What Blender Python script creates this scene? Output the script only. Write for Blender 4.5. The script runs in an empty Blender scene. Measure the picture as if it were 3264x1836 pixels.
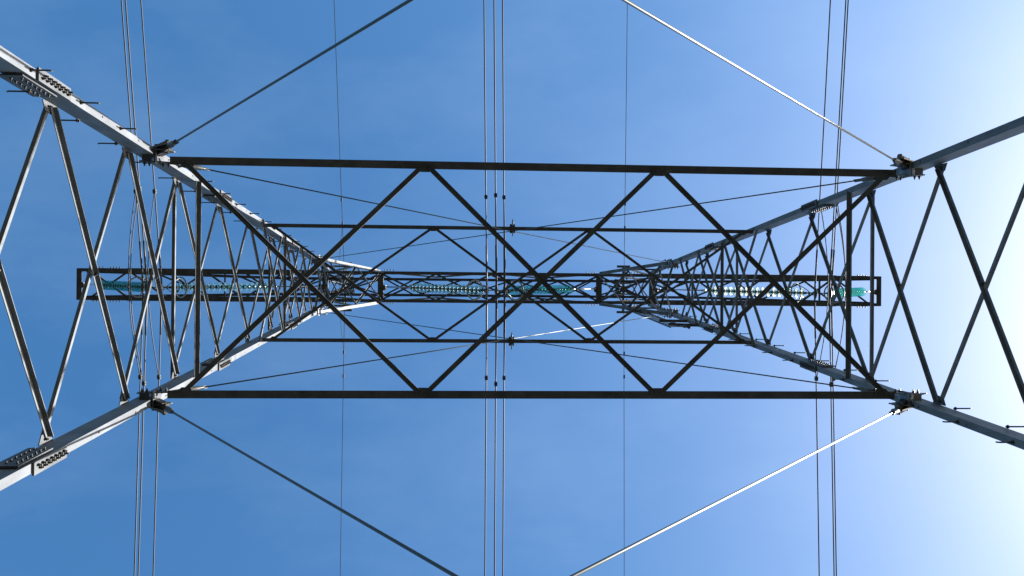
import bpy, bmesh, math, random
from mathutils import Vector, Matrix
random.seed(7)
C = bpy.context.scene.collection
SC = bpy.context.scene

# ---------------------------------------------------------------- camera
cam_d = bpy.data.cameras.new('camera'); cam = bpy.data.objects.new('camera', cam_d); C.objects.link(cam)
SC.camera = cam
cam_d.sensor_width = 36.0; cam_d.lens = 36.0 * 2750 / 3264; cam_d.clip_start = 0.05; cam_d.clip_end = 3000
def rotm(rx, ry, rz):
    Rx = Matrix(((1,0,0),(0,math.cos(rx),-math.sin(rx)),(0,math.sin(rx),math.cos(rx))))
    Ry = Matrix(((math.cos(ry),0,math.sin(ry)),(0,1,0),(-math.sin(ry),0,math.cos(ry))))
    Rz = Matrix(((math.cos(rz),-math.sin(rz),0),(math.sin(rz),math.cos(rz),0),(0,0,1)))
    return Rx @ Ry @ Rz
M = Matrix(((1,0,0),(0,1,0),(0,0,-1))) @ rotm(0.00485, -0.06309, -0.00875) @ Matrix(((1,0,0),(0,-1,0),(0,0,1)))
cam.matrix_world = Matrix.Translation((-1.0349, 0.1482, 0.0)) @ M.transposed().to_4x4()

# ---------------------------------------------------------------- sky, sun, exposure
SUN_EL = math.radians(33.5)
SUN_AZ = math.radians(1.5)             # measured from world +X towards +Y (the lower side of the photograph)
sun_dir = Vector((math.cos(SUN_EL)*math.cos(SUN_AZ), math.cos(SUN_EL)*math.sin(SUN_AZ), math.sin(SUN_EL)))
w = bpy.data.worlds.new('World'); SC.world = w; w.use_nodes = True
nt = w.node_tree; nt.nodes.clear()
out = nt.nodes.new('ShaderNodeOutputWorld'); bg = nt.nodes.new('ShaderNodeBackground')
sky = nt.nodes.new('ShaderNodeTexSky'); sky.sky_type = 'NISHITA'; sky.sun_disc = False
sky.sun_elevation = SUN_EL
sky.sun_rotation = math.pi/2 - SUN_AZ     # Blender: rotation 0 looks along +Y, clockwise
sky.altitude = 100; sky.air_density = 1.15; sky.dust_density = 1.5; sky.ozone_density = 2.0
bg.inputs['Strength'].default_value = 0.075
hs = nt.nodes.new('ShaderNodeHueSaturation'); hs.inputs['Saturation'].default_value = 1.32; hs.inputs['Hue'].default_value = 0.500
nt.links.new(sky.outputs[0], hs.inputs['Color'])
# very thin high cloud: a few per cent of extra brightness in soft streaks
tcw = nt.nodes.new('ShaderNodeTexCoord'); mpw = nt.nodes.new('ShaderNodeMapping'); mpw.inputs['Scale'].default_value = (1.2, 2.6, 1.0); mpw.inputs['Rotation'].default_value = (0, 0, 0.6)
nzw = nt.nodes.new('ShaderNodeTexNoise'); nzw.inputs['Scale'].default_value = 2.2; nzw.inputs['Detail'].default_value = 7; nzw.inputs['Roughness'].default_value = 0.6
mrw = nt.nodes.new('ShaderNodeMapRange'); mrw.inputs['From Min'].default_value = 0.45; mrw.inputs['From Max'].default_value = 0.75; mrw.inputs['To Max'].default_value = 0.035
mxw = nt.nodes.new('ShaderNodeMixRGB'); mxw.inputs['Color2'].default_value = (6.5, 7.5, 8.5, 1)
nt.links.new(tcw.outputs['Generated'], mpw.inputs[0]); nt.links.new(mpw.outputs[0], nzw.inputs['Vector']); nt.links.new(nzw.outputs['Fac'], mrw.inputs['Value'])
nt.links.new(mrw.outputs['Result'], mxw.inputs['Fac']); nt.links.new(hs.outputs[0], mxw.inputs['Color1'])
wb = nt.nodes.new('ShaderNodeMixRGB'); wb.blend_type = 'MULTIPLY'; wb.inputs['Fac'].default_value = 1; wb.inputs['Color2'].default_value = (1.0, 1.005, 0.965, 1)
nt.links.new(mxw.outputs[0], wb.inputs['Color1']); nt.links.new(wb.outputs[0], bg.inputs[0])
nt.links.new(bg.outputs[0], out.inputs[0])
sl = bpy.data.lights.new('sun', 'SUN'); sl.energy = 5.0; sl.angle = math.radians(0.55); sl.color = (1.0, 0.965, 0.92)
so = bpy.data.objects.new('sun', sl); C.objects.link(so)
so.rotation_euler = sun_dir.to_track_quat('Z', 'Y').to_euler(); so.location = sun_dir * 60
SC.cycles.transparent_max_bounces = 48
SC.view_settings.view_transform = 'Standard'; SC.view_settings.look = 'None'
SC.view_settings.exposure = 1.80; SC.view_settings.gamma = 1.0

# ---------------------------------------------------------------- materials
def mat(name, base, metal=0.0, rough=0.5, var=0.12, scale=6.0, rvar=0.1, bump=0.0, spec=0.3, stretch=1.0):
    m = bpy.data.materials.new(name); m.use_nodes = True; t = m.node_tree; b = t.nodes['Principled BSDF']
    b.inputs['Metallic'].default_value = metal; b.inputs['Specular IOR Level'].default_value = spec
    tc = t.nodes.new('ShaderNodeTexCoord')
    n = t.nodes.new('ShaderNodeTexNoise'); n.inputs['Scale'].default_value = scale; n.inputs['Detail'].default_value = 6
    t.links.new(tc.outputs['Object'], n.inputs['Vector'])
    mp = t.nodes.new('ShaderNodeMapping'); mp.inputs['Scale'].default_value = (1.0, 1.0, stretch)
    t.links.new(tc.outputs['Object'], mp.inputs['Vector']); t.links.new(mp.outputs['Vector'], n.inputs['Vector'])
    r = t.nodes.new('ShaderNodeValToRGB')
    r.color_ramp.elements[0].position = 0.3; r.color_ramp.elements[1].position = 0.7
    r.color_ramp.elements[0].color = (*[c*(1-var) for c in base], 1); r.color_ramp.elements[1].color = (*[min(1, c*(1+var)) for c in base], 1)
    t.links.new(n.outputs['Fac'], r.inputs['Fac']); t.links.new(r.outputs['Color'], b.inputs['Base Color'])
    mr = t.nodes.new('ShaderNodeMapRange'); mr.inputs['To Min'].default_value = rough-rvar; mr.inputs['To Max'].default_value = rough+rvar
    n2 = t.nodes.new('ShaderNodeTexNoise'); n2.inputs['Scale'].default_value = scale*4; t.links.new(tc.outputs['Object'], n2.inputs['Vector'])
    t.links.new(n2.outputs['Fac'], mr.inputs['Value']); t.links.new(mr.outputs['Result'], b.inputs['Roughness'])
    if bump:
        bp = t.nodes.new('ShaderNodeBump'); bp.inputs['Strength'].default_value = bump; bp.inputs['Distance'].default_value = 0.01
        t.links.new(n2.outputs['Fac'], bp.inputs['Height']); t.links.new(bp.outputs['Normal'], b.inputs['Normal'])
    return m
STEEL = mat('galvanised_steel', (0.108, 0.117, 0.128), 0.0, 0.62, 0.24, 7.0, spec=0.18, stretch=0.35)
STEEL_DULL = mat('weathered_galvanised_steel', (0.078, 0.082, 0.088), 0.0, 0.6, 0.3, 6.0, spec=0.15, stretch=0.5)
BOLT = mat('bolt_steel', (0.045, 0.042, 0.038), 0.3, 0.5, 0.2, 20)
CABLE = mat('aluminium_conductor', (0.055, 0.055, 0.057), 0.2, 0.6, 0.12, 30)
FITTING = mat('cast_fitting_steel', (0.06, 0.06, 0.055), 0.3, 0.42, 0.2, 18)
GUY = mat('steel_stay_rod', (0.055, 0.065, 0.062), 0.45, 0.5, 0.04, 1, 0.03)
GALV_BRIGHT = mat('bright_galvanised_fitting', (0.18, 0.18, 0.18), 0.3, 0.45, 0.08, 12)
ROD = mat('polished_hanger_rod', (0.30, 0.30, 0.29), 0.85, 0.28, 0.05, 4, 0.04)
CAPM = mat('insulator_cap_zinc', (0.16, 0.16, 0.155), 0.9, 0.25, 0.1, 9, 0.05)
EARTHW = mat('dull_steel_earth_wire', (0.045, 0.045, 0.045), 0.0, 0.8, 0.1, 30, spec=0.05)
CONCRETE = mat('concrete', (0.20, 0.19, 0.18), 0, 0.9, 0.12, 5)
def glass_mat():
    m = bpy.data.materials.new('teal_toughened_glass'); m.use_nodes = True; t = m.node_tree; t.nodes.clear()
    o = t.nodes.new('ShaderNodeOutputMaterial'); mix = t.nodes.new('ShaderNodeMixShader')
    tr = t.nodes.new('ShaderNodeBsdfTransparent'); gl = t.nodes.new('ShaderNodeBsdfGlossy'); lw = t.nodes.new('ShaderNodeLayerWeight')
    add = t.nodes.new('ShaderNodeMixShader'); tl = t.nodes.new('ShaderNodeBsdfTranslucent')
    tr.inputs['Color'].default_value = (0.46, 0.81, 0.80, 1); tl.inputs['Color'].default_value = (0.03, 0.20, 0.19, 1)
    gl.inputs['Color'].default_value = (0.35, 0.42, 0.42, 1); gl.inputs['Roughness'].default_value = 0.08
    lw.inputs['Blend'].default_value = 0.2
    lf = t.nodes.new('ShaderNodeLayerWeight'); lf.inputs['Blend'].default_value = 0.45   # longer path through the glass towards the rim
    cr = t.nodes.new('ShaderNodeValToRGB'); cr.color_ramp.elements[0].position = 0.15; cr.color_ramp.elements[1].position = 0.85
    cr.color_ramp.elements[0].color = (0.70, 0.91, 0.90, 1); cr.color_ramp.elements[1].color = (0.10, 0.38, 0.40, 1)
    t.links.new(lf.outputs['Facing'], cr.inputs['Fac']); t.links.new(cr.outputs['Color'], tr.inputs['Color'])
    n = t.nodes.new('ShaderNodeTexNoise'); n.inputs['Scale'].default_value = 9
    mr = t.nodes.new('ShaderNodeMapRange'); mr.inputs['To Min'].default_value = 0.06; mr.inputs['To Max'].default_value = 0.16
    t.links.new(n.outputs['Fac'], mr.inputs['Value']); t.links.new(mr.outputs['Result'], add.inputs['Fac'])
    t.links.new(tr.outputs[0], add.inputs[1]); t.links.new(tl.outputs[0], add.inputs[2])
    t.links.new(lw.outputs['Fresnel'], mix.inputs['Fac']); t.links.new(add.outputs[0], mix.inputs[1]); t.links.new(gl.outputs[0], mix.inputs[2])
    t.links.new(mix.outputs[0], o.inputs['Surface'])
    return m
GLASS = glass_mat()

# ---------------------------------------------------------------- helpers
def V(x, y, z): return Vector((x, -y, z))          # y grows towards the upper side of the photograph
class MB:
    """collects pieces and links them as ONE mesh object"""
    def __init__(s): s.bm = bmesh.new()
    def prism(s, p, q, poly):                       # poly: list of offset vectors, swept p -> q
        a = [s.bm.verts.new(p + o) for o in poly]; b = [s.bm.verts.new(q + o) for o in poly]
        n = len(poly)
        for i in range(n): s.bm.faces.new((a[i], a[(i+1) % n], b[(i+1) % n], b[i]))
        s.bm.faces.new(a[::-1]); s.bm.faces.new(b)
        return s
    def angle(s, p, q, u, v, wu, wv, t=0.009):      # steel angle: heel on p-q, flanges along u and v
        ax = (q - p).normalized(); u = (u - ax*u.dot(ax)).normalized(); v = (v - ax*v.dot(ax)).normalized()
        return s.prism(p, q, [Vector((0,0,0)), u*wu, u*wu+v*t, u*t+v*t, v*wv+u*t, v*wv])
    def bar(s, p, q, u, wu, wv):                    # flat bar, centred; u = direction of width wu
        ax = (q - p).normalized(); u = (u - ax*u.dot(ax)).normalized(); v = ax.cross(u)
        return s.prism(p, q, [u*wu/2+v*wv/2, -u*wu/2+v*wv/2, -u*wu/2-v*wv/2, u*wu/2-v*wv/2])
    def tube(s, pts, r, n=8):
        rings = []; m = len(pts); up = None
        rr = r if isinstance(r, (list, tuple)) else [r]*m
        for i, p in enumerate(pts):
            d = (pts[min(i+1, m-1)] - pts[max(i-1, 0)]).normalized()
            if up is None: up = d.orthogonal().normalized()
            up = (up - d*up.dot(d)).normalized(); sd = d.cross(up)
            rings.append([s.bm.verts.new(p + (up*math.cos(2*math.pi*k/n) + sd*math.sin(2*math.pi*k/n))*rr[i]) for k in range(n)])
        for a, b in zip(rings, rings[1:]):
            for k in range(n):
                f = s.bm.faces.new((a[k], a[(k+1) % n], b[(k+1) % n], b[k])); f.smooth = True
        s.bm.faces.new(rings[0][::-1]); s.bm.faces.new(rings[-1])
        return s
    def plate(s, pts, nrm, t):                      # polygon of coplanar points, thickened along nrm
        nrm = nrm.normalized()
        a = [s.bm.verts.new(p - nrm*t/2) for p in pts]; b = [s.bm.verts.new(p + nrm*t/2) for p in pts]; n = len(pts)
        for i in range(n): s.bm.faces.new((a[i], a[(i+1) % n], b[(i+1) % n], b[i]))
        s.bm.faces.new(a[::-1]); s.bm.faces.new(b)
        return s
    def hexbolt(s, p, d, r=0.016, L=0.035):         # hexagonal nut with a threaded end
        d = d.normalized(); s.tube([p, p + d*L*0.55], r, 6); s.tube([p + d*L*0.55, p + d*L], r*0.55, 6)
        return s
    def lathe(s, c, ax, prof, n=20):                # prof: (distance along axis, radius)
        ax = ax.normalized(); u = ax.orthogonal().normalized(); v = ax.cross(u); rings = []
        for d, r in prof:
            rings.append([s.bm.verts.new(c + ax*d + (u*math.cos(2*math.pi*k/n) + v*math.sin(2*math.pi*k/n))*max(r, 1e-4)) for k in range(n)])
        for a, b in zip(rings, rings[1:]):
            for k in range(n):
                f = s.bm.faces.new((a[k], a[(k+1) % n], b[(k+1) % n], b[k])); f.smooth = True
        return s
    def torus(s, c, ax, R, r, n=36, k=8):
        ax = ax.normalized(); u = ax.orthogonal().normalized(); v = ax.cross(u); rings = []
        for i in range(n):
            a = 2*math.pi*i/n; e = u*math.cos(a) + v*math.sin(a)
            rings.append([s.bm.verts.new(c + e*(R + r*math.cos(2*math.pi*j/k)) + ax*r*math.sin(2*math.pi*j/k)) for j in range(k)])
        for i in range(n):
            A, B = rings[i], rings[(i+1) % n]
            for j in range(k):
                f = s.bm.faces.new((A[j], A[(j+1) % k], B[(j+1) % k], B[j])); f.smooth = True
        return s
    def build(s, name, m, parent=None, base=None):
        bmesh.ops.recalc_face_normals(s.bm, faces=s.bm.faces)
        off = base if base is not None else (root_of(parent).location if parent else Vector((0,0,0)))
        bmesh.ops.translate(s.bm, verts=s.bm.verts, vec=-off)
        me = bpy.data.meshes.new(name); s.bm.to_mesh(me); s.bm.free(); me.materials.append(m)
        o = bpy.data.objects.new(name, me); C.objects.link(o)
        if parent: o.parent = parent
        if base is not None and not parent: o.location = base
        return o
def _unit_bolt():
    m = MB().hexbolt(Vector((0,0,0)), Vector((0,0,1)), 1.0, 1.0); bmesh.ops.recalc_face_normals(m.bm, faces=m.bm.faces)
    me = bpy.data.meshes.new('bolt'); m.bm.to_mesh(me); m.bm.free(); me.materials.append(BOLT); return me
UNIT_BOLT = _unit_bolt(); FAR = MB()
def bolt(p, d, r, L, parent=None):
    if parent is None: FAR.hexbolt(p, d, r, L); return
    o = bpy.data.objects.new('bolt', UNIT_BOLT); C.objects.link(o); o.parent = parent
    o.location = p - root_of(parent).location; o.rotation_mode = 'QUATERNION'; o.rotation_quaternion = d.to_track_quat('Z', 'Y'); o.scale = (r, r, L)
def root_of(o):
    while o.parent: o = o.parent
    return o
def tag(o, label, cat, group=None):
    o['label'] = label; o['category'] = cat
    if group: o['group'] = group
    return o
def thing(name, loc, label, cat, group=None):
    o = bpy.data.objects.new(name, None); C.objects.link(o); o.location = loc; o.empty_display_size = 0.2
    return tag(o, label, cat, group)

# ---------------------------------------------------------------- ground: a hillside falling to the right
def ground_z(x, y):
    h = -1.95 - 0.40*max(-9, min(9, x)) - 0.05*(x - max(-9, min(9, x)))
    return h - 0.02*abs(y)
bm = bmesh.new(); N = 60; xs = [math.copysign(abs(i/(N/2))**3, i)*1200 for i in range(-N//2, N//2+1)]
grid = [[bm.verts.new((x, y, ground_z(x, y) + (random.uniform(-.06, .06) if abs(x) < 40 and abs(y) < 40 else 0))) for x in xs] for y in xs]
for j in range(N):
    for i in range(N):
        f = bm.faces.new((grid[j][i], grid[j][i+1], grid[j+1][i+1], grid[j+1][i])); f.smooth = True
me = bpy.data.meshes.new('ground'); bm.to_mesh(me); bm.free()
g = bpy.data.objects.new('ground', me); C.objects.link(g); g['kind'] = 'structure'
me.materials.append(mat('heath_ground', (0.014, 0.015, 0.011), 0, 0.95, 0.5, 0.8, 0.04, 0.5))

# ================================================================ PYLON
tower = thing('transmission_tower', Vector((0, 0, -1.95)),
              'tall galvanised steel lattice portal pylon with two legs and a long crossarm carrying the wires', 'pylon')
XF, XB = 4.65, 4.87                       # inner and outer faces of each leg
ZK, ZC, ZT = 22.85, 27.0, 28.3            # fork, crossarm lower chords, crossarm upper chords
HB, HT = 0.434, 0.30                      # half widths of the crossarm at its lower and upper chords
def hy(z): return 1.446 - (z - 10.6)*0.0654

def leg(s, z_foot):
    """s=-1 the left leg, s=+1 the right one, which is the left leg turned half round"""
    def P(xo, y, z): return V(s*xo, -s*y, z)
    def D(dx, dy, dz): return V(s*dx, -s*dy, dz)
    for e in (1, -1):
        # leg chord with its splices, step bolts
        mb = MB()
        a, b = P(XF, e*hy(z_foot), z_foot), P(XF, e*hy(ZK), ZK)
        mb.angle(a, b, D(0, e, 0), D(1, 0, 0), 0.086, 0.212, 0.012)
        chord = mb.build('leg_chord', STEEL, tower)
        for z0 in (7.63, 13.35, 19.1):
            if z0 > 19 and s > 0: z0 = 18.9
            sp = MB(); L = 0.62
            y0, y1 = hy(z0), hy(z0+L)
            sp.plate([P(XF-.008, e*(y0-.004), z0), P(XF-.008, e*(y0+.112), z0), P(XF-.008, e*(y1+.112), z0+L), P(XF-.008, e*(y1-.004), z0+L)], D(1,0,0), 0.012)
            sp.plate([P(XF+.02, e*(y0-.008), z0-.2), P(XF+.235, e*(y0-.008), z0-.2), P(XF+.235, e*(y1-.008), z0+L-.2), P(XF+.02, e*(y1-.008), z0+L-.2)], D(0,1,0), 0.012)
            sp.plate([P(XF-.012, e*(y0-.006), z0-.012), P(XF-.012, e*(y0+.104), z0-.012), P(XF-.012, e*(y0+.104), z0+.006), P(XF-.012, e*(y0-.006), z0+.006)], D(1,0,0), 0.02)
            spo = sp.build('splice_plate', STEEL_DULL, chord)
            near = chord if (s < 0 and z0 < 10) else None
            for k in range(7):
                zz = z0 + .07 + k*.08
                for dy, dz in ((.034, 0), (.062, .035)): bolt(P(XF-.014, e*(hy(zz)+dy), zz+dz), D(-1,0,0), 0.0135, 0.036, near)
                for dx in (.06, .15): bolt(P(XF+dx, e*(hy(zz-.2)-.014), zz-.2), D(0,-e,0), 0.0135, 0.036, near)
        # punched holes show as small dark dots: round heads on the sunny flange
        zz = z_foot + 1.1
        while zz < ZK-.6:
            FAR.tube([P(XF-.001, e*(hy(zz)+.05), zz), P(XF-.006, e*(hy(zz)+.05), zz)], 0.011, 8)
            FAR.tube([P(XF+.17, e*(hy(zz)-.001), zz+.3), P(XF+.17, e*(hy(zz)-.006), zz+.3)], 0.011, 8); zz += 1.0
        if e == 1:
            z = 7.52 - .97*10
            while z < ZK-.8:
                if z > z_foot+1.5:
                    sb = MB(); p = P(XF-.002, hy(z)+.05, z)
                    sb.hexbolt(p, D(-1,0,0), .020, .03)
                    sb.tube([p + D(.012,0,0), p + D(-.14,0,0), p + D(-.16,0,.010), p + D(-.165,0,.025)], 0.0085, 6)
                    sb.build('step_bolt', BOLT, chord)
                    sb = MB(); zb = z+.36; p = P(XB, hy(zb)-.03, zb)
                    sb.hexbolt(p + D(-.03,0,0), D(-1,0,0), .020, .03)
                    sb.tube([p + D(-.03,0,0), p + D(.135,0,0), p + D(.155,0,.010), p + D(.16,0,.025)], 0.0085, 6)
                    sb.build('step_bolt', BOLT, chord)
                z += .97
        ft = MB(); c = P((XF+XB)/2, e*hy(z_foot), z_foot)
        ft.bar(c + Vector((0,0,.02)), c + Vector((0,0,-.25)), Vector((1,0,0)), .7, .7)
        ft.build('concrete_footing', CONCRETE, tower)
    # outer face: X bracing, near member in front of the lip, far member behind it
    zn = [8.33, 10.22, 12.0, 14.05, 16.05, 18.0, 20.1, 21.9]
    z = 8.33
    while z - 1.95 > z_foot + .2: z -= 1.95; zn.insert(0, z)
    for i, (za, zb) in enumerate(zip(zn, zn[1:])):
        wd = 0.052 if zb < 12.1 else 0.045
        p, q = P(XB-.022, hy(za)-.05, za), P(XB-.022, -(hy(zb)-.05), zb)
        ax = (q-p).normalized(); nrm = D(1,0,0); up = ax.cross(nrm).normalized()
        if up.z < 0: up = -up
        MB().angle(p + up*wd*.45, q + up*wd*.45, -up, D(-1,0,0), wd, wd*.95, 0.007).build('leg_brace', STEEL, tower)
        wd *= .76
        p, q = P(XB+.002, -(hy(za)-.05), za), P(XB+.002, hy(zb)-.05, zb)
        ax = (q-p).normalized(); up = ax.cross(nrm).normalized()
        if up.z < 0: up = -up
        br = MB().angle(p - up*wd*.45, q - up*wd*.45, up, D(1,0,0), wd, wd*.95, 0.007).build('leg_brace', STEEL, tower)
        zc = za + (zb-za)*hy(za)/(hy(za)+hy(zb))
        MB().hexbolt(P(XB-.022, 0, zc), D(-1,0,0), .016, .035).build('bolt', BOLT, br)
    for k, z in enumerate(zn):
        for e in (1, -1):
            gp = MB(); y = hy(z)
            gp.plate([P(XB-.010, e*y, z-.15), P(XB-.010, e*(y-.09), z-.10), P(XB-.010, e*(y-.11), z+.04), P(XB-.010, e*y, z+.14)], D(1,0,0), .009)
            gp.hexbolt(P(XB-.022, e*(y-.045), z-.03), D(-1,0,0), .015, .03)
            gp.build('gusset_plate', STEEL_DULL, tower)
    # inner face bracing begins above the upper frame
    zf = [16.1, 18.1, 20.05, 21.7]
    for za, zb in zip(zf, zf[1:]):
        wd = .042
        p, q = P(XF-.012, hy(za)+.06, za), P(XF-.012, -(hy(zb)+.06), zb); nrm = D(1,0,0)
        ax = (q-p).normalized(); up = ax.cross(nrm).normalized(); up = up if up.z > 0 else -up
        MB().angle(p + up*wd*.5, q + up*wd*.5, -up, D(-1,0,0), wd, wd, 0.006).build('leg_brace', STEEL, tower)
        p, q = P(XF-.001, -(hy(za)+.06), za), P(XF-.001, hy(zb)+.06, zb)
        ax = (q-p).normalized(); up = ax.cross(nrm).normalized(); up = up if up.z > 0 else -up
        MB().angle(p - up*wd*.5, q - up*wd*.5, up, D(1,0,0), wd, wd*.8, 0.006).build('leg_brace', STEEL, tower)
    # horizontal struts between the two chords
    for z in (12.0, 18.0):
        y = hy(z)
        MB().angle(P(XB+.006, y, z), P(XB+.006, -y, z), D(1,0,0), D(0,0,1), .042, .042, .006).build('leg_strut', STEEL, tower)
        MB().angle(P(XF-.012, y, z+.16), P(XF-.012, -y, z+.16), D(-1,0,0), D(0,0,-1), .062 if z < 15 else .055, .05, .007).build('leg_strut', STEEL, tower)
    # horizontal diaphragm struts between inner and outer chord edges
    # fork above ZK: one pair of chords runs on up, the other leans in towards the middle
    for e in (1, -1):
        k0 = P(XF, e*hy(ZK), ZK-.15)
        MB().angle(k0, P(4.98, e*HB, ZC), D(0,e,0), D(1,0,0), .09, .12, .010).build('fork_chord', STEEL, tower)
        MB().angle(P(XF-.06, e*(hy(ZK)-.01), ZK-.1), P(3.44, e*(HB-.002), ZC), D(0,e,0), D(-.6,0,-.8), .10, .13, .010).build('fork_chord', STEEL, tower)
        pm = P(XF-.06 + (3.44-XF+.06)*.5, e*(hy(ZK)*.5+HB*.5), ZK + (ZC-ZK)*.5)
        MB().angle(pm, P((XF+4.98)/2, e*(hy(ZK)*.5+HB*.5), ZK+(ZC-ZK)*.5), Vector((0,0,1)), D(0,e,0), .05, .05, .006).build('fork_strut', STEEL, tower)
        MB().angle(pm, P(4.95, e*HB, ZC-.05), Vector((0,0,1)), D(0,e,0), .05, .05, .006).build('fork_strut', STEEL, tower)
    def fk(x0, x1, t, e): return P(x0+(x1-x0)*t, e*(hy(ZK)+(HB-hy(ZK))*t), ZK+(ZC-ZK)*t)
    for x1, off in ((3.44, -.075), (4.98, .02)):
        x0 = XF + (-.06 if x1 < 4 else .1); ts = (0.06, .5, .97)
        for ta, tb in zip(ts, ts[1:]):
            p, q = fk(x0+off, x1+off, ta, 1), fk(x0+off, x1+off, tb, -1)
            MB().angle(p, q, D(-.8,0,-.6), (q-p).cross(D(1,0,0)), .06, .055, .006).build('fork_brace', STEEL, tower)
            p, q = fk(x0+off+.02, x1+off+.02, ta, -1), fk(x0+off+.02, x1+off+.02, tb, 1)
            MB().angle(p, q, D(-.8,0,-.6), (q-p).cross(D(1,0,0)), .06, .055, .006).build('fork_brace', STEEL, tower)
    # nodes: heavy plates, big bolts and the sockets of the stay rods
    for zc, k in ((10.6, .66), (22.7, .8)):
        for e in (1, -1):
            y = hy(zc); nd = MB()
            nd.plate([P(XF-.02, e*(y-.14*k), zc-.22*k), P(XF-.02, e*(y+.16*k), zc-.16*k), P(XF-.02, e*(y+.18*k), zc+.12*k), P(XF-.02, e*(y-.02), zc+.26*k), P(XF-.02, e*(y-.14*k), zc+.12*k)], D(1,0,0), .016)
            nd.plate([P(XF-.28*k, e*(y+.11*k), zc-.06), P(XF+.26*k, e*(y+.11*k), zc-.20*k), P(XF+.28*k, e*(y+.11*k), zc-.02), P(XF-.02, e*(y+.11*k), zc+.26*k), P(XF-.28*k, e*(y+.11*k), zc+.14*k)], D(0,1,0), .014)
            nd.plate([P(XF-.25*k, e*(y-.10*k), zc-.02), P(XF+.26*k, e*(y-.10*k), zc-.16*k), P(XF+.28*k, e*(y-.10*k), zc+.02), P(XF-.02, e*(y-.10*k), zc+.22*k)], D(0,1,0), .014)
            nd.plate([P(XF+.02, e*(y-.13*k), zc-.13), P(XF+.2*k, e*(y-.10*k), zc-.12), P(XF+.2*k, e*(y+.10*k), zc-.12), P(XF+.02, e*(y+.13*k), zc-.13)], D(0,0,1), .014)
            no = nd.build('node_plate', GALV_BRIGHT if zc > 20 or s > 0 else STEEL_DULL, tower)
            near = no if zc < 15 else None
            for (dx, dz) in ((-.2, .03), (-.08, .1), (.12, -.04), (.2, -.06)):
                bolt(P(XF+dx*k, e*(y+.11*k), zc+dz*k), D(0,e,0), .022*k, .06*k, near)
                bolt(P(XF+dx*k, e*(y-.11*k), zc+dz*k), D(0,-e,0), .025*k, .07*k, near)
leg(-1, -0.10)
leg(1, -3.80)

# ---------------------------------------------------------------- stay rods
def rod(a, b, r, socket=0.0, both=False):
    ax = (b-a).normalized(); o = MB().tube([a, b], r, 10).build('stay_rod', GUY, tower)
    for p, d in ((a, ax),) + (((b, -ax),) if both else ()):
        if socket:
            m = MB(); m.tube([p - d*.05*socket, p + d*.06*socket, p + d*.12*socket, p + d*.34*socket, p + d*.42*socket, p + d*.50*socket],
                             [.03*socket, .055*socket, .062*socket, .060*socket, .04*socket, .036*socket], 12)
            sd = d.orthogonal().normalized()
            for kk in (-1, 1): m.tube([p + sd*.035*kk*socket + d*.38*socket, p + sd*.035*kk*socket + d*.60*socket], .014*socket, 8)
            m.build('rod_socket', FITTING, o)
for e in (1, -1):
    # in the plane of the legs, from the lower node of one leg to the fork of the other, crossing on the upper beam
    rod(V(-4.34, e*1.375, 10.80), V(4.42, e*.70, 22.55), .0092, .5)
    rod(V(4.34, e*1.375, 10.80), V(-4.42, e*.70, 22.55), .0092, .5)
    # heavy rods down to the foot of the opposite leg
    rod(V(-4.49, e*1.554, 10.50), V(4.65, e*2.354, -3.08 if e > 0 else -3.48), .0122, .60)
    rod(V(4.504, e*(1.513 if e > 0 else 1.570), 10.50), V(-4.65, e*2.108, .546 if e > 0 else .403), .0122, .60)

for s in (-1, 1):
    for e in (1, -1):
        m = MB(); a = V(s*4.52, e*1.40, 10.66); b = V(s*4.34, e*1.375, 10.80)
        for k in (-.022, .022): m.bar(a + V(0, k, 0), b + V(0, k, 0) + (b-a)*.12, V(0,0,1), .05, .010)
        m.tube([b + V(0, -.04, 0), b + V(0, .04, 0)], .014, 6); m.build('rod_clevis', FITTING, tower)
# cast brackets that hold the heavy rods at the nodes
for s in (-1, 1):
    for e in (1, -1):
        m = MB(); a = V(s*4.70, e*1.50, 10.62); b = V(s*4.47, e*1.565, 10.49)
        m.bar(a, b, V(0,1,0), .13, .05); m.bar(a + V(0, e*.055, .03), b + V(0, e*.015, 0), V(0,0,1), .15, .018); m.bar(a + V(0, -e*.055, .03), b + V(0, -e*.06, 0), V(0,0,1), .13, .018)
        m.tube([b + V(s*.03, -e*.09, .01), b + V(s*.03, e*.07, .01)], .026, 6); m.tube([a + V(-s*.04, -e*.12, 0), a + V(-s*.04, e*.10, 0)], .030, 6)
        m.build('rod_bracket', FITTING, tower)

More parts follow.
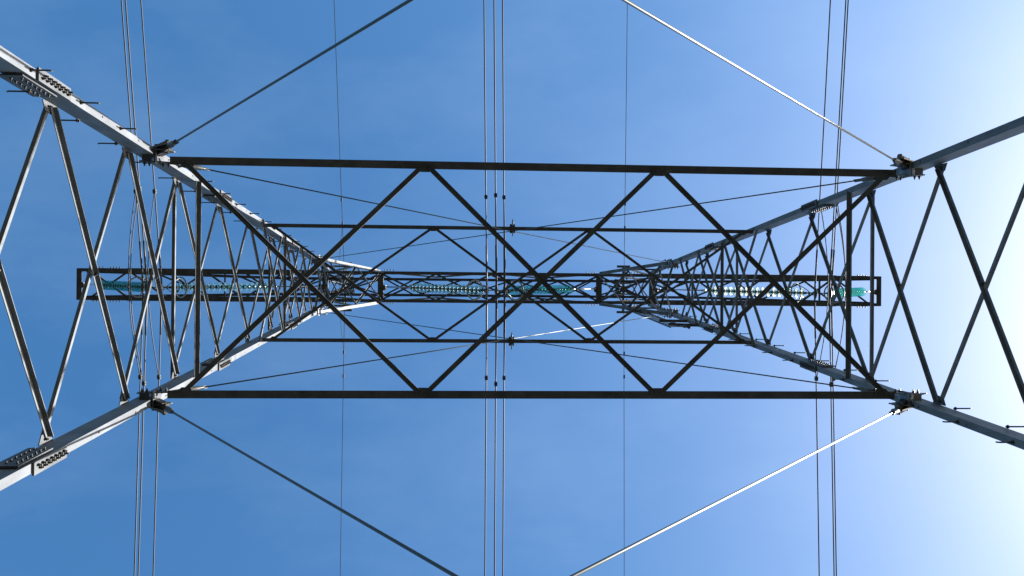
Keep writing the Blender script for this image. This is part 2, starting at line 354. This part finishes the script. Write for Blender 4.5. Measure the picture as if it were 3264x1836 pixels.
# ---------------------------------------------------------------- the two horizontal frames
def frame(z, hw, x_end, wb, wd, xs):
    for e in (1, -1):
        MB().angle(V(-x_end, e*(hw+wb*.5), z), V(x_end, e*(hw+wb*.5), z), V(0,-e,0), Vector((0,0,1)), wb, wb*.9, .010).build('frame_beam', STEEL_DULL, tower)
    n = len(xs)
    for i in range(n-1):
        x0, x1 = xs[i], xs[i+1]
        y = hw - .03
        p, q = V(x0+.05, y, z-.012), V(x1-.05, -y, z-.012); u = Vector((0,0,1)).cross(q-p).normalized()
        MB().angle(p - u*wd/2, q - u*wd/2, u, Vector((0,0,-1)), wd, wd*.5, .008).build('frame_brace', STEEL_DULL, tower)
        p, q = V(x0+.05, -y, z+.004), V(x1-.05, y, z+.004); u = Vector((0,0,1)).cross(q-p).normalized()
        MB().angle(p + u*wd/2, q + u*wd/2, -u, Vector((0,0,1)), wd, wd*.45, .008).build('frame_brace', STEEL_DULL, tower)
    for i, x in enumerate(xs):
        for e in (1, -1):
            k = wd/.09; y = hw
            if 0 < i < n-1: pts = [(-.15, 0), (.15, 0), (.085, -.13), (-.085, -.13)]
            else:
                sg = 1 if i == 0 else -1; pts = [(-.10*sg, 0), (.26*sg, 0), (.20*sg, -.13), (.04*sg, -.13)]
            gp = MB(); gp.plate([V(x+a*k, e*(y+b*k), z-.005) for a, b in pts], Vector((0,0,1)), .006)
            gp.hexbolt(V(x-.05*k, e*(y-.02), z-.008), Vector((0,0,-1)), .013, .03); gp.hexbolt(V(x+.05*k, e*(y-.02), z-.008), Vector((0,0,-1)), .013, .03)
            gp.build('gusset_plate', STEEL_DULL, tower)
frame(10.60, 1.405, 4.50, .096, .060, [-4.36, -1.445, 1.455, 4.40])
frame(16.35, 1.070, 4.66, .070, .048, [-4.50, -1.50, 1.475, 4.50])
for e in (1, -1):
    m = MB(); c = V(0.0, e*1.075, 16.36)
    m.bar(c + V(-.05,0,.09), c + V(.05,0,.09), V(0,1,0), .17, .02); m.bar(c + V(-.04,0,-.03), c + V(.04,0,-.03), V(0,1,0), .10, .05)
    m.tube([c + V(0,-.15,.0), c + V(0,.17,.0)], .010, 8); m.tube([c + V(0,.09,.0), c + V(0,.12,.0)], .018, 6)
    m.build('rod_clamp', FITTING, tower)

# ---------------------------------------------------------------- crossarm
XT = 12.55
def top_pt(x, e):
    a = abs(x)
    if a <= 6.7: return V(x, e*HT, ZT)
    t = (a-6.7)/(12.35-6.7)
    return V(x, e*(HT + (HB-HT)*min(1, t*2.2)), ZT + (ZC+.12-ZT)*t)
for e in (1, -1):
    MB().angle(V(-XT, e*(HB+.05), ZC), V(XT, e*(HB+.05), ZC), V(0,-e,0), Vector((0,0,1)), .10, .10, .010).build('crossarm_chord', STEEL_DULL, tower)
    # heavier doubling angle on the stretch beside each leg
    for s in (-1, 1):
        MB().angle(V(s*5.4, e*(HB+.065), ZC-.014), V(s*11.1, e*(HB+.065), ZC-.014), V(0,-e,0), Vector((0,0,1)), .16, .11, .010).build('crossarm_chord', STEEL_DULL, tower)
    xs = [-12.35, -6.7, 6.7, 12.35]
    for a, b in zip(xs, xs[1:]):
        MB().angle(top_pt(a, e), top_pt(b, e), V(0,-e,0), Vector((0,0,-1)), .085, .085, .009).build('crossarm_chord', STEEL_DULL, tower)
bx = [-12.2, -11.05, -9.9, -8.75, -7.6, -6.4, -5.1, -3.42, -1.71, 0, 1.71, 3.42, 5.1, 6.4, 7.6, 8.75, 9.9, 11.05, 12.2]
UZ = Vector((0,0,1))
for i, (x0, x1) in enumerate(zip(bx, bx[1:])):
    sgn = 1 if i % 2 else -1
    for k in (1, -1):
        if k == 1 or abs(x0+x1)/2 < 6 or i % 2 == 0:
            p, q = V(x0, k*sgn*(HB-.02), ZC+.012*k+.02), V(x1, -k*sgn*(HB-.02), ZC+.012*k+.02); u = UZ.cross(q-p).normalized()
            MB().angle(p - u*.03, q - u*.03, u, UZ, .06, .05, .006).build('bottom_lacing', STEEL_DULL, tower)
tx = [-6.7, -5.2, -3.42, -2.4, -.8, .8, 2.4, 3.42, 5.2, 6.7]
for i, (x0, x1) in enumerate(zip(tx, tx[1:])):
    for k in (1, -1):
        p, q = V(x0, k*(HT-.02), ZT-.03+.012*k), V(x1, -k*(HT-.02), ZT-.03+.012*k); u = UZ.cross(q-p).normalized()
        MB().angle(p - u*.025, q - u*.025, u, -UZ, .05, .045, .006).build('top_lacing', STEEL_DULL, tower)
sx = [-12.2, -11.05, -9.9, -8.75, -7.6, -6.4, -4.98, -3.42, -1.71, 0, 1.71, 3.42, 4.98, 6.4, 7.6, 8.75, 9.9, 11.05, 12.2]
for e in (1, -1):
    for i, (x0, x1) in enumerate(zip(sx, sx[1:])):
        lo, hi = (x0, x1) if i % 2 else (x1, x0)
        if abs(lo) > abs(hi) and abs(lo) > 12: continue
        wl = .13 if abs(x0+x1)/2 < 3.5 else .06
        p, q = V(lo, e*(HB+.005), ZC+.10), top_pt(hi, e) + V(0, e*.012, -.05)
        up = (q-p).cross(V(0,1,0)).normalized()
        MB().angle(p - up*wl/2, q - up*wl/2, up, V(0,e,0), wl, .05, .007).build('side_lacing', STEEL, tower)
for x in (-12.50, -5.12, -3.42, 3.42, 5.12, 12.50):
    wv = .15 if abs(x) > 12 else .16
    m = MB(); m.bar(V(x, HB+.045, ZC-.022), V(x, -HB-.045, ZC-.022), V(1,0,0), wv, .012)
    for k in ((-1, 1) if abs(x) < 12 else ((-1,) if x < 0 else (1,))): m.bar(V(x+k*wv/2, HB+.045, ZC+.03), V(x+k*wv/2, -HB-.045, ZC+.03), V(1,0,0), .012, .12)
    cp = m.build('cross_channel', STEEL_DULL, tower)
    for hx in ((-1, 1) if abs(x) < 12 else ((1,) if x < 0 else (-1,))):
        if abs(x) > 12 or (abs(abs(x)-3.42) < .1 and hx*x < 0) or (abs(abs(x)-5.12) < .1 and hx*x > 0):
            m = MB(); c = V(x + hx*(wv/2+.03), -.03, ZC-.05)
            m.bar(c + V(-.05,0,.03), c + V(.06,0,-.01), V(0,1,0), .14, .05)
            for k in (-1, 1): m.tube([c + V(0, k*.09, 0), c + V(0, k*.04, 0)], .022, 6)
            m.build('string_bracket', FITTING, cp)
for x0 in (12.1, 11.6, 5.3, 4.75, 3.3):
    for s in (-1, 1):
        for e in (1, -1):
            for k in range(4): bolt(V(s*(x0 - .09*k), e*(HB+.06 + (.015 if 5.4 < x0 < 11.5 else 0)), ZC+.04), V(0,e,0), .018, .06)
for s in (-1, 1):
    for x in (10.55, 8.2, 6.4):
        MB().angle(V(s*x, HB, ZC+.03), V(s*x, -HB, ZC+.03), V(1,0,0), UZ, .05, .05, .006).build('cross_strut', STEEL_DULL, tower)
    for x in (10.55, 8.2):   # shallow diagonals of the plan bracing beside the phase
        MB().angle(V(s*x, HB-.02, ZC+.34), V(s*(x-1.0), 0, ZC+.30), V(0,1,0), UZ, .055, .05, .006).build('cross_strut', STEEL_DULL, tower)
        MB().angle(V(s*(x-1.0), 0, ZC+.30), V(s*(x-2.0), -HB+.02, ZC+.34), V(0,1,0), UZ, .055, .05, .006).build('cross_strut', STEEL_DULL, tower)

# ---------------------------------------------------------------- earth wire peaks
for s in (-1, 1):
    ap = V(s*4.77-.07, 0, 29.75)
    for dx in (-.55, .45):
        for e in (1, -1):
            MB().angle(V(s*4.77-.07+dx, e*HT, ZT), ap + V(dx*.12, e*.07, 0), V(-dx,0,0), V(0,-e,0), .06, .06, .007).build('peak_leg', STEEL, tower)
    for t in (.3, .62):
        c0 = lambda dx, e, tt: V(s*4.77-.07+dx, e*HT, ZT).lerp(ap + V(dx*.12, e*.07, 0), tt)
        for a, b in (((-.55, 1), (.45, 1)), ((-.55, -1), (.45, -1)), ((-.55, 1), (-.55, -1)), ((.45, 1), (.45, -1))):
            MB().angle(c0(*a, t), c0(*b, t-.28), UZ, V(0,1,0) if a[1] == b[1] else V(1,0,0), .04, .04, .005).build('peak_brace', STEEL, tower)
            MB().angle(c0(*b, t), c0(*a, t-.28), UZ, V(0,1,0) if a[1] == b[1] else V(1,0,0), .04, .04, .005).build('peak_brace', STEEL, tower)
    m = MB(); m.bar(V(s*4.77-.07, .78, 29.62), V(s*4.77-.07, -.78, 29.62), V(1,0,0), .07, .07)
    for e in (1, -1):
        m.bar(V(s*4.77-.30, e*.79, 29.60), V(s*4.77+.16, e*.79, 29.60), V(0,1,0), .08, .03)
        m.bar(V(s*4.77-.07, e*.78, 29.62), V(s*4.77-.07, e*.35, 29.0), V(1,0,0), .05, .05)
    m.build('earth_wire_beam', STEEL_DULL, tower)

# ---------------------------------------------------------------- ladder on the right leg
def lad_c(z): return 4.06 + (z-19.7)*.012, -(.915 + (z-19.7)*(-.055))
rail = MB()
for dx in (-.17, .17):
    for z0, z1 in ((19.7, 23.2), (23.2, 26.9)):
        a = lad_c(z0); b = lad_c(z1)
        rail.bar(V(a[0]+dx, a[1], z0), V(b[0]+dx, b[1], z1), V(1,0,0), .05 if dx > 0 else .035, .03)
rail.bar(V(4.25, -.86, 19.72), V(4.36, -.92, 19.72), V(0,1,0), .09, .05)
ladder = rail.build('ladder', STEEL_DULL, tower)
z = 19.85
while z < 26.8:
    a = lad_c(z); MB().tube([V(a[0]-.17, a[1], z), V(a[0]+.17, a[1], z)], .010, 6).build('rung', STEEL_DULL, ladder); z += .30
for z in (20.1, 21.1, 24.3):
    a = lad_c(z); xr = XF+.02 if z < 22.9 else 4.3
    MB().bar(V(a[0]-.12, a[1]+.03, z), V(xr+.1, -hy(min(z, 22.8))-.06, z), UZ, .05, .07).build('ladder_bracket', STEEL_DULL, ladder)

fb = FAR.build('distant_bolts', BOLT, tower); fb['kind'] = 'stuff'

# ================================================================ INSULATORS
GL_PROF = [(.052, .030), (.046, .052), (.040, .080), (.028, .112), (.010, .132), (.000, .137), (-.006, .134),
           (-.002, .126), (.010, .110), (-.012, .092), (.016, .076), (.012, .046), (.024, .026)]
CAP_PROF = [(.125, .0005), (.125, .024), (.112, .032), (.085, .040), (.060, .046), (.050, .048), (.030, .030), (.0, .016), (-.045, .013), (-.047, .0005)]
gm = MB().lathe(Vector((0,0,0)), Vector((0,0,1)), GL_PROF, 24); gbm = bpy.data.meshes.new('glass_disc'); gm.bm.to_mesh(gbm); gm.bm.free(); gbm.materials.append(GLASS)
cm = MB().lathe(Vector((0,0,0)), Vector((0,0,1)), CAP_PROF, 12); bmesh.ops.recalc_face_normals(cm.bm, faces=cm.bm.faces)
cbm = bpy.data.meshes.new('metal_cap'); cm.bm.to_mesh(cbm); cm.bm.free(); cbm.materials.append(CAPM)
PITCH = .166
def string(a, b, label, ring=True, rod_mat=None):
    """a: eye under the crossarm, b: corner of the yoke plate"""
    t = thing('insulator_string', a, label, 'insulator', 'insulator strings hanging in three V pairs under the crossarm')
    ax = (b-a).normalized(); L = (b-a).length; d1 = L - .20; d0 = d1 - 18*PITCH
    m = MB(); m.tube([a, a + ax*.10], .028, 8); m.tube([a + ax*.08, a + ax*(d0-.10)], .021, 10); m.tube([a + ax*(d0-.16), a + ax*(d0-.02)], .034, 8)
    m.build('hanger_rod', rod_mat or ROD, t)
    q = (-ax).to_track_quat('Z', 'Y')
    for i in range(18):
        o = bpy.data.objects.new('glass_disc', gbm); C.objects.link(o); o.parent = t
        o.location = ax*(d0 + PITCH*(i+.75)); o.rotation_mode = 'QUATERNION'; o.rotation_quaternion = q
        c = bpy.data.objects.new('metal_cap', cbm); C.objects.link(c); c.parent = o
    m = MB(); m.tube([a + ax*(d1-.02), b], .020, 8); m.tube([a + ax*(d1), a + ax*(d1+.10)], .034, 8); m.tube([a + ax*(d1+.12), b], .030, 8)
    m.build('end_fitting', FITTING, t)
    rc = a + ax*(d1 - .22)
    m = MB(); m.torus(rc, ax + Vector((0, 0, -.25)), .27, .020, 40, 8)
    sd = ax.cross(Vector((0,1,0))).normalized(); hz = Vector((0, 1, 0))
    m.tube([rc + hz*.27, rc + hz*.10 + ax*.30, b], .012, 6); m.tube([rc - hz*.27, rc - hz*.10 + ax*.30, b], .012, 6)
    m.build('corona_ring', GALV_BRIGHT, t)
YM = .03
phases = [(-9.10, 'left'), (0.0, 'middle'), (9.12, 'right')]
Z1 = 23.42; Z2 = 23.02                     # the two upper and the one lower conductor of each bundle
YC = -.09
for px, nm in phases:
    if nm == 'middle': aL, aR = -3.30, 3.30
    elif nm == 'left': aL, aR = -12.34, -5.28
    else: aL, aR = 5.28, 12.34
    zz = ZC-.06; yb = Z1+.20
    side = {'left': ('outer', 'inner'), 'right': ('inner', 'outer'), 'middle': ('left', 'right')}[nm]
    txt = {('left','outer'): 'tightly overlapped teal glass disc string at the far left end of the crossarm',
           ('left','inner'): 'spread out teal glass disc string seen through the bracing of the left leg',
           ('middle','left'): 'teal glass disc string left of the three middle wires, curving down from the rod',
           ('middle','right'): 'teal glass disc string right of the three middle wires, behind crossing steel bars',
           ('right','inner'): 'pale glinting spread out glass disc string behind the right leg bracing',
           ('right','outer'): 'overlapped glass disc string with a bright sun streak at the far right arm end'}
    string(V(aL, YM-.03, zz), V(px-.27, YC, yb), txt[(nm, side[0])])
    string(V(aR, YM-.03, zz), V(px+.27, YC, yb), txt[(nm, side[1])])
    # yoke with three suspension clamps
    y = thing('yoke_plate', V(px, YC, yb), {'left': 'steel yoke plate with clamps joining the left pair of glass strings',
              'middle': 'steel yoke plate with clamps under the middle of the crossarm', 'right': 'steel yoke plate with clamps joining the right pair of glass strings'}[nm],
              'yoke', 'yoke plates under the crossarm')
    m = MB(); m.plate([V(px-.31, YC, yb+.05), V(px+.31, YC, yb+.05), V(px+.31, YC, yb-.06), V(px+.09, YC, yb-.22), V(px-.09, YC, yb-.22), V(px-.31, YC, yb-.06)], V(0,1,0), .022)
    m.build('plate', FITTING, y)
    for dx, zc in ((-.24, Z1), (0, Z2), (.24, Z1)):
        m = MB(); m.bar(V(px+dx, YC, zc + (.17 if dx else .2)), V(px+dx, YC, zc), V(0,1,0), .05, .05)
        pts = [V(px+dx, YC+k*.16, zc - .028 - (.030 if abs(k) < .6 else 0)) for k in (-1, -.5, 0, .5, 1)]
        m.tube(pts, [.022, .042, .052, .042, .022], 10); m.tube([V(px+dx-.05, YC, zc-.01), V(px+dx+.05, YC, zc-.01)], .016, 6)
        m.tube([V(px+dx-.055, YC-.05, zc+.02), V(px+dx+.055, YC-.05, zc+.02)], .014, 6)
        m.build('suspension_clamp', FITTING, y)

# ================================================================ WIRES
def wire_pt(x, z, y, up, dn, skew=-.0245):
    dy = y - YC
    if dy >= 0: return V(x + skew*dy, y, z - up*dy + .00055*dy*dy)
    return V(x, y, z + dn*dy + .00030*dy*dy)
YS = [-140, -100, -70, -50, -35, -25, -18, -13, -10, -8, -6, -5, -4, -3, -2.4, -1.8, -1.2, -.6, 0, .5, 1.1, 1.7, 2.3, 3, 4, 5, 6, 8, 10, 13, 18, 25, 35, 50, 70, 100, 140]
def conductor(x, z, label, drop, group):
    up, dn = .176, .058
    pts = [wire_pt(x, z, y+YC, up, dn) for y in YS]
    t = thing('conductor', V(x, YC, z), label, 'power line', group)
    MB().tube(pts, .0175, 8).build('cable', CABLE, t)
    MB().tube([wire_pt(x, z, y+YC, up, dn) for y in (-1.25, -.9, -.5, -.2, 0, .2, .5, .9, 1.2)], .0255, 8).build('armour_rods', CABLE, t)
    ya, yc = 2.42 + random.uniform(-.03, .03), -2.45 - (.12 if drop > .66 else 0)
    A = wire_pt(x, z, ya, up, dn); B = wire_pt(x, z, yc, up, dn); n = 22; loop = []
    for i in range(n+1):
        f = i/n; p = A.lerp(B, f); k = 4*f*(1-f)
        p.z -= drop*k**1.15 + .03 - .0; loop.append(p)
    lo = MB().tube(loop, .0125, 8).build('damper_loop', CABLE, t)
    for p, d in ((A, loop[1]-loop[0]), (B, loop[-2]-loop[-1])):
        m = MB(); dd = (wire_pt(x, z, 3, up, dn) - wire_pt(x, z, 2, up, dn)).normalized()
        m.bar(p + dd*.055 - UZ*.015, p - dd*.055 - UZ*.015, V(1,0,0), .075, .085); m.tube([p + V(-.05,0,-.02), p + V(.05,0,-.02)], .016, 6)
        m.build('damper_clamp', FITTING, t)
for px, nm in phases:
    for dx, zc in ((-.24, Z1), (0, Z2), (.24, Z1)):
        pos = {-.24: 'leftmost', 0: 'lower middle', .24: 'rightmost'}[dx]
        where = {'left': 'wire of the three running past the left leg', 'middle': 'wire of the three through the centre of the pylon', 'right': 'wire of the three running past the right leg'}[nm]
        conductor(px+dx, zc, 'grey aluminium power conductor, ' + pos + ' ' + where, .62 if dx else .74, 'conductors in bundles of three')
for s in (-1, 1):
    x = s*4.77 - .07; z = 29.50
    def wp(y): 
        if y >= 0: return V(x - .0266*y, y, z - .165*y + .0007*y*y)
        return V(x, y, z + .052*y + .0004*y*y)
    t = thing('earth_wire', V(x, 0, z), 'thin earth wire high above the ' + ('left' if s < 0 else 'right') + ' leg, thinner than the conductors', 'power line', 'thin earth wires')
    MB().tube([wp(y) for y in YS], .0098, 8).build('cable', EARTHW, t)
    loop = []
    for i in range(17):
        f = i/16; y = 2.1 - 4.3*f; k = 4*f*(1-f); p = wp(y); p.z -= .55*k**1.2; p.x -= .10*k; loop.append(p)
    MB().tube(loop, .0065, 8).build('damper_loop', EARTHW, t)
    for y in (2.1, -2.2, 2.9, -3.0):
        m = MB(); m.bar(wp(y) + V(0,.06,-.02), wp(y) + V(0,-.06,-.02), V(1,0,0), .045, .06); m.build('damper_clamp', FITTING, t)
    MB().tube([wp(.25) - UZ*.02, wp(0) - UZ*.05, wp(-.25) - UZ*.02], [.02, .045, .02], 8).build('suspension_clamp', FITTING, t)
